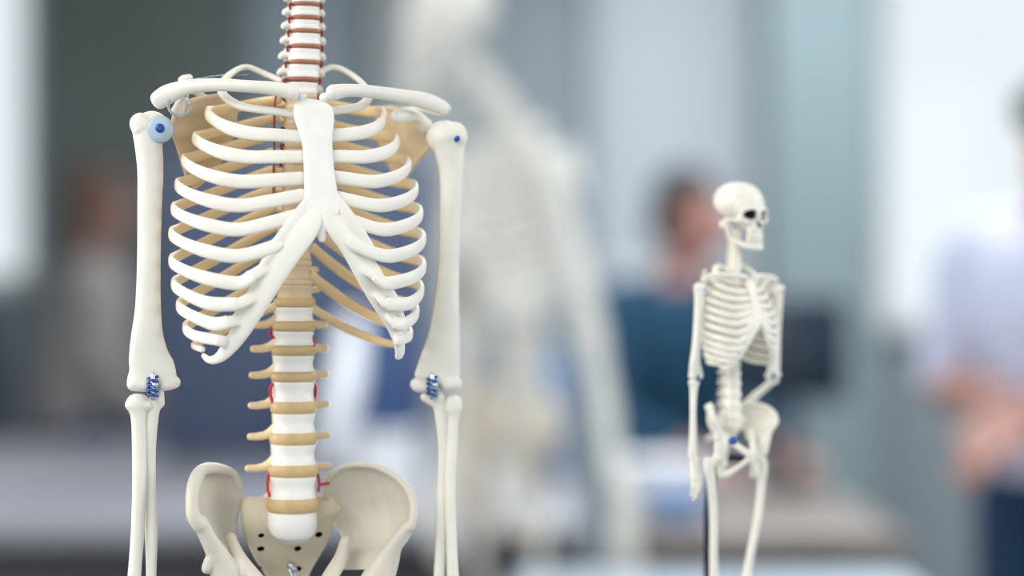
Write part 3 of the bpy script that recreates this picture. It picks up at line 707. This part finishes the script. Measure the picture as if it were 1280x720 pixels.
def table(name, x0, x1, y0, y1, z, top, body, label, th=.035, apron=True):
    cx, cy = (x0 + x1) / 2, (y0 + y1) / 2; t = empty(name, (cx, cy, 0)); w, d = (x1 - x0) / 2, (y1 - y0) / 2
    obj('table_top', B((-w, -d, z - th), (w, d, z)), top, t)
    for sx in (-1, 1):
        for sy in (-1, 1):
            x, y = sx * (w - .05), sy * (d - .06); obj('leg', B((x - .025, y - .025, 0), (x + .025, y + .025, z - th)), body, t)
    if apron: obj('front_panel', B((-w + .08, -d + .10, .12), (w - .08, -d + .12, z - th)), body, t)
    return tag(t, label, 'table')
table('display_table', .0, .62, 1.04, 3.28, TABLEZ, TOPL, LEGM, 'pale blue topped table under the small skeleton, its far edge at the bottom', apron=False)
table('pedestal_table', -.40, -.03, 1.02, 1.40, ZB - .001, WOODD, WOODD, 'low dark table carrying the large front skeleton', apron=False)
table('lab_bench', -2.3, .15, 3.9, 6.0, .75, TOPG, CAB, 'long lilac grey work bench with dark front on the left')
table('wooden_desk', .24, .72, 3.72, 5.0, .75, TOPB, CAB, 'brown grey desk in front of the person in teal')

dv = empty('desk_divider', ((-.86 - .20) / 2, 5.0, .75))
obj('fabric_panel', B((-.33, -.018, .03), (.33, .018, .77), .01), SLATE, dv)
for s_ in (-1, 1): obj('foot', B((s_ * .28 - .02, -.09, 0), (s_ * .28 + .02, .09, .03)), LEGM, dv)
tag(dv, 'slate blue fabric divider on the bench behind the large skeleton', 'divider')
t = empty('storage_box', (-.262, 4.35, .75)); obj('box_body', B((-.062, -.08, 0), (.062, .08, .13)), PAPER, t); obj('lid', B((-.066, -.084, .13), (.066, .084, .15)), PAPER, t)
tag(t, 'white lidded box under a blue box, between ribcage and right arm', 'box')
t = empty('storage_box', (-.258, 4.35, .90)); obj('box_body', B((-.052, -.07, 0), (.052, .07, .23)), ROYAL, t); obj('lid', B((-.056, -.074, .23), (.056, .074, .25)), ROYAL, t)
tag(t, 'blue box standing on a white box, right of the lumbar spine', 'box')
b = bmesh.new(); sweep(b, [(-.42, 4.70, .79, .038, .038), (-.372, 4.93, 1.12, .038, .038)], n=2, seg=24, cap=False); tag(obj('paper_roll', b, PAPER), 'white roll leaning against the blue divider beside the lumbar spine', 'paper roll')
t = empty('storage_box', (-.062, 4.1, .75)); obj('box_body', B((-.05, -.06, 0), (.05, .06, .075)), PAPER, t); obj('lid', B((-.053, -.063, .075), (.053, .063, .09)), PAPER, t)
tag(t, 'small white box at the bench end, below the life-size skeleton pelvis', 'box')
t = empty('storage_box', (.335, 4.50, .75)); obj('box_body', B((-.085, -.10, 0), (.085, .10, .06)), PAPER, t); obj('lid', B((-.09, -.105, .06), (.09, .105, .075)), PAPER, t)
tag(t, 'flat white box on the brown desk before the person in teal', 'box')
t = empty('storage_box', (.315, 3.98, .75)); obj('box_body', B((-.05, -.12, 0), (.05, .12, .05)), SKYB, t); obj('lid', B((-.053, -.123, .05), (.053, .123, .062)), SKYB, t)
tag(t, 'low blue box at the near left corner of the brown desk', 'box')
mo = empty('monitor', (.615, 4.55, .75), R(-6))
obj('screen', B((-.125, -.012, .20), (.125, .012, .43), .006), SCREEN, mo); obj('neck', B((-.02, 0, .01), (.02, .02, .24)), DARK, mo); obj('stand_base', B((-.08, -.06, 0), (.08, .06, .012)), DARK, mo)
tag(mo, 'dark monitor on the brown desk right of the small skeleton', 'monitor')
def chair(x, y, rz, m, w, h, label):
    c = empty('office_chair', (x, y, 0), rz)
    b = bmesh.new(); sweep(b, [(0, .17, .60, w * .8, .02), (0, .19, .75, w, .025), (0, .20, h - .12, w, .025), (0, .19, h, w * .85, .02)], n=5, seg=20, power=3.4); obj('backrest', b, m, c)
    b = bmesh.new(); box(b, (-w, -.22, .44), (w, .18, .51), .03); obj('seat', b, m, c)
    b = bmesh.new(); sweep(b, [(0, .05, .46, .02, .01), (0, .22, .48, .02, .01), (0, .235, .62, .02, .01), (0, .215, .75, .02, .01)], n=4, normal=(0, 0, 1)); obj('back_support', b, DARK, c)
    b = bmesh.new(); cyl(b, (0, 0, .08), (0, 0, .45), .025); obj('gas_column', b, LEGM, c)
    for k in range(5):
        a = k * 2 * math.pi / 5; b = bmesh.new()
        sweep(b, [(0, 0, .10, .02, .018), (.25 * math.cos(a), .25 * math.sin(a), .07, .014, .012)], n=2); l = obj('base_leg', b, DARK, c)
        b = bmesh.new(); ball(b, (.25 * math.cos(a), .25 * math.sin(a), .03), .03, 14); obj('castor', b, DARK, l)
    return tag(c, label, 'chair')
t = empty('storage_box', (.075, 5.0, .75)); obj('box_body', B((-.055, -.12, 0), (.055, .12, .27)), SKYB, t); obj('lid', B((-.058, -.123, .27), (.058, .123, .29)), SKYB, t)
tag(t, 'tall pale blue box on the bench between the life-size skeleton torso and its arm', 'box')
chair(-1.78, 7.05, R(150), DARK, .20, 1.12, 'black office chair at the far left behind the bench')

# ------------------------------------------------------------ people
SKIN = mat('skin', (0.42, 0.20, 0.165), 0.55, noise=0.06, nscale=20)
SKIN2 = mat('skin_fair', (0.40, 0.20, 0.16), 0.55, noise=0.06, nscale=20)
HAIRD = mat('dark_hair', (0.012, 0.014, 0.018), 0.6, noise=0.3, nscale=80)
HAIRB = mat('brown_hair', (0.10, 0.045, 0.03), 0.6, noise=0.3, nscale=80)
TEAL = mat('teal_cotton', (0.005, 0.055, 0.11), 0.85, noise=0.15, nscale=14)
LILAC = mat('white_lilac_cotton', (0.58, 0.61, 0.78), 0.85, noise=0.06, nscale=12)
SKIN3 = mat('skin_left_person', (0.22, 0.12, 0.10), 0.6, noise=0.06, nscale=20)
BEIGE = mat('grey_beige_cotton', (0.27, 0.25, 0.245), 0.85, noise=0.08, nscale=12)
JEANS = mat('blue_denim', (0.01, 0.05, 0.16), 0.85, noise=0.2, nscale=30)
NAVY = mat('navy_denim', (0.004, 0.03, 0.085), 0.85, noise=0.2, nscale=30)
def person(x, y, rz, J, skin, hair, top, legs, label, short=False, longhair=False, head_turn=0, fringe=False):
    p = empty('person', (x, y, 0), rz)
    b = bmesh.new(); h = Vector(J['head'])
    ne = Vector(J['neck']); ch = Vector(J['chest']); wa = Vector(J['waist']); pe = Vector(J['pelvis'])
    HM = Matrix.Translation(h) @ Matrix.Rotation(head_turn, 4, 'Z')
    def hp(v): return tuple(HM @ Vector(v))
    ball(b, hp((0, .012, .03)), (.074, .093, .088), 24); ball(b, hp((0, -.022, -.035)), (.058, .070, .078), 20); ball(b, hp((0, -.05, -.09)), (.032, .032, .024), 14)
    sweep(b, [(*hp((0, -.088, .012)), .010, .010), (*hp((0, -.105, -.022)), .014, .012), (*hp((0, -.090, -.030)), .015, .010)], n=3)
    sweep(b, [(*hp((-.022, -.086, -.058)), .006, .006), (*hp((0, -.094, -.057)), .008, .007), (*hp((.022, -.086, -.058)), .006, .006)], n=3)
    for s in (-1, 1):
        ball(b, hp((s * .075, .005, -.01)), (.012, .02, .032), 12); ball(b, hp((s * .030, -.078, .012)), (.013, .010, .009), 10)
    sweep(b, [(*(h + Vector((0, .02, -.06))), .052, .052), (*ne, .056, .056), (*(ne + (ch - ne) * .25), .09, .07)], n=3)
    sweep(b, [(*ne, .07, .065), (*(ne + (ch - ne) * .35), .155, .095), (*ch, .165, .115), (*wa, .135, .105), (*pe, .165, .12)], n=5, seg=24, normal=(0, -1, 0))
    S = []
    for s, k in ((-1, 'l'), (1, 'r')):
        sh, el, wr = (Vector(v) for v in J['arm_' + k]); S.append((sh, el, wr))
        sweep(b, [(*(ne + (ch - ne) * .3), .06, .06), (*sh, .055, .055), (*(sh + (el - sh) * .5), .046, .046), (*el, .039, .039), (*(el + (wr - el) * .3), .041, .041), (*wr, .025, .029)], n=4)
        hp_, kn, an = (Vector(v) for v in J['leg_' + k])
        sweep(b, [(*hp_, .085, .085), (*(hp_ + (kn - hp_) * .4), .078, .078), (*kn, .055, .055), (*(kn + (an - kn) * .3), .056, .056), (*an, .036, .036)], n=4)
        sweep(b, [(*an, .04, .04), (*(an + Vector((0, -.06, -.035))), .04, .032), (*(an + Vector((0, -.16, -.05))), .036, .02)], n=3)
        d = (Vector(J['hand_' + k]) - wr).normalized(); up = Vector(J.get('palm_' + k, (0, 0, 1))); side = d.cross(up).normalized(); up = side.cross(d).normalized()
        sweep(b, [(*wr, .027, .018), (*(wr + d * .04), .038, .015), (*(wr + d * .085), .040, .014)], n=3, normal=up)
        for q, (o, l) in enumerate(((-.029, .062), (-.010, .074), (.010, .078), (.029, .070))):
            a = wr + d * .085 + side * o
            sweep(b, [(*a, .0095, .0095), (*(a + d * l * .5 + side * o * .15 - up * .006), .009, .009), (*(a + d * l * .95 + side * o * .2 - up * .024), .0075, .0075)], n=3, seg=10)
        a = wr + d * .025 + side * .03 * (-s)
        sweep(b, [(*a, .012, .012), (*(a + d * .035 + side * .028 * (-s) - up * .008), .0105, .0105), (*(a + d * .07 + side * .032 * (-s) - up * .02), .0085, .0085)], n=3, seg=10)
    obj('body', fuse(b, 'body', .0055, 3), skin, p)
    b = bmesh.new()
    ball(b, hp((0, .022, .045)), (.084, .098, .088), 24); ball(b, hp((0, .05, -.02)), (.078, .065, .07), 20)
    if longhair: ball(b, hp((0, .06, -.10)), (.07, .055, .09), 18)
    if fringe: ball(b, hp((0, -.055, .065)), (.078, .065, .058), 18)
    cut = bmesh.new(); ball(cut, hp((0, -.10, -.06 if fringe else -.045)), (.078, .088, .085), 20)
    obj('hair', fuse(b, 'hair', .006, 3, cut=cut), hair, p)
    b = bmesh.new()
    sweep(b, [(*(ne + (ch - ne) * .08), .075, .07), (*(ne + (ch - ne) * .3), .165, .105), (*ch, .185, .132), (*wa, .165, .13), (*(pe + Vector((0, 0, -.02))), .18, .138)], n=5, seg=24, normal=(0, -1, 0))
    for sh, el, wr in S:
        e = el + (wr - el) * (.85 if not short else -.05)
        L = [(*(ne + (ch - ne) * .35), .07, .07), (*sh, .07, .07), (*(sh + (el - sh) * .5), .062, .062), (*(sh + (el - sh) * .95), .058 if short else .054, .058 if short else .054)]
        if not short: L += [(*(el + (wr - el) * .4), .052, .052), (*e, .038, .038)]
        sweep(b, L, n=4)
    obj('shirt', fuse(b, 'shirt', .008, 4), top, p)
    b = bmesh.new()
    sweep(b, [(*(pe + Vector((0, 0, .06))), .165, .125), (*(pe + Vector((0, 0, -.08))), .175, .13)], n=2, seg=20, normal=(0, -1, 0))
    for k in 'lr':
        hp_, kn, an = (Vector(v) for v in J['leg_' + k])
        sweep(b, [(*hp_, .1, .1), (*(hp_ + (kn - hp_) * .4), .092, .092), (*kn, .07, .07), (*(kn + (an - kn) * .35), .066, .066), (*(kn + (an - kn) * .95), .055, .055)], n=4)
    obj('trousers', fuse(b, 'trousers', .009, 3), legs, p)
    for k in 'lr':
        an = Vector(J['leg_' + k][2]); b = bmesh.new(); zf = an.z
        sweep(b, [(an.x, an.y + .05, zf - .055, .045, .045), (an.x, an.y - .05, zf - .055, .045, .043), (an.x, an.y - .15, zf - .06, .047, .035), (an.x, an.y - .19, zf - .065, .035, .025)], n=4, normal=(0, 0, 1)); obj('shoe', b, DARK, p)
    return tag(p, label, 'person')
# seated person in teal, hands on the desk (body faces right and towards the camera)
c_, s_ = math.cos(R(35)), math.sin(R(35))
def loc35(wx_, wy_, wz_, ox, oy, ang):   # world -> person space
    dx, dy = wx_ - ox, wy_ - oy; return (dx * math.cos(-ang) - dy * math.sin(-ang), dx * math.sin(-ang) + dy * math.cos(-ang), wz_)
ox, oy, an_ = .425, 5.30, R(30)
L_ = lambda x, y, z: loc35(x, y, z, ox, oy, an_)
person(ox, oy, an_, dict(head=(0, -.07, 1.385), neck=(0, -.01, 1.23), chest=(0, 0, 1.05), waist=(0, .04, .85), pelvis=(0, .05, .66),
    arm_l=((-.20, 0, 1.14), (-.25, -.10, .86), L_(.42, 4.88, .80)), arm_r=((.20, 0, 1.14), (.27, -.06, .88), L_(.64, 4.97, .80)),
    hand_l=L_(.50, 4.80, .785), hand_r=L_(.70, 4.85, .785),
    leg_l=((-.10, 0, .62), (-.12, -.22, .59), (-.12, -.20, .13)), leg_r=((.10, 0, .62), (.12, -.22, .59), (.12, -.20, .13))),
    SKIN, HAIRD, TEAL, JEANS, 'seated dark haired person in a teal top behind the desk, left of the small skeleton', short=False, head_turn=R(25))
st = empty('lab_stool', (ox - .02, oy + .05, 0)); b = bmesh.new(); cyl(b, (0, 0, .44), (0, 0, .475), .15, .14, 32); obj('seat', b, DARK, st); b = bmesh.new(); cyl(b, (0, 0, .03), (0, 0, .44), .03); obj('column', b, LEGM, st)
b = bmesh.new(); cyl(b, (0, 0, 0), (0, 0, .03), .2, .18, 32); obj('foot_disc', b, LEGM, st); tag(st, 'black round stool under the person in teal', 'stool')
# standing person on the right
ox, oy, an_ = 1.00, 3.72, R(-48)
L_ = lambda x, y, z: loc35(x, y, z, ox, oy, an_)
person(ox, oy, an_, dict(head=(.05, -.05, 1.45), neck=(.01, -.02, 1.33), chest=(0, 0, 1.18), waist=(0, .03, 1.02), pelvis=(0, .03, .90),
    arm_l=((-.19, 0, 1.27), (-.25, -.02, 1.02), L_(.88, 3.55, .99)), arm_r=((.19, 0, 1.27), L_(.98, 3.46, 1.06), L_(.86, 3.42, .975)),
    hand_l=L_(.82, 3.50, .97), hand_r=L_(.80, 3.40, .94),
    leg_l=((-.09, .02, .86), (-.10, 0, .48), (-.10, .03, .10)), leg_r=((.09, .02, .86), (.10, 0, .48), (.10, .03, .10))),
    SKIN2, HAIRD, LILAC, NAVY, 'standing person in a pale lilac short-sleeved shirt and navy trousers at right edge', short=True, fringe=True)
# blurred person on the left
person(-1.31, 6.4, R(105), dict(head=(0, -.04, 1.455), neck=(0, -.01, 1.30), chest=(0, 0, 1.12), waist=(0, .03, .93), pelvis=(0, .03, .80),
    arm_l=((-.18, 0, 1.21), (-.22, -.02, .96), (-.18, -.16, .84)), arm_r=((.18, 0, 1.21), (.22, -.02, .96), (.18, -.16, .84)),
    hand_l=(-.16, -.24, .82), hand_r=(.16, -.24, .82),
    leg_l=((-.09, .02, .78), (-.10, 0, .44), (-.10, .03, .10)), leg_r=((.09, .02, .78), (.10, 0, .44), (.10, .03, .10))),
    SKIN3, HAIRB, BEIGE, NAVY, 'brown haired person in grey beige behind the bench at far left', longhair=True)
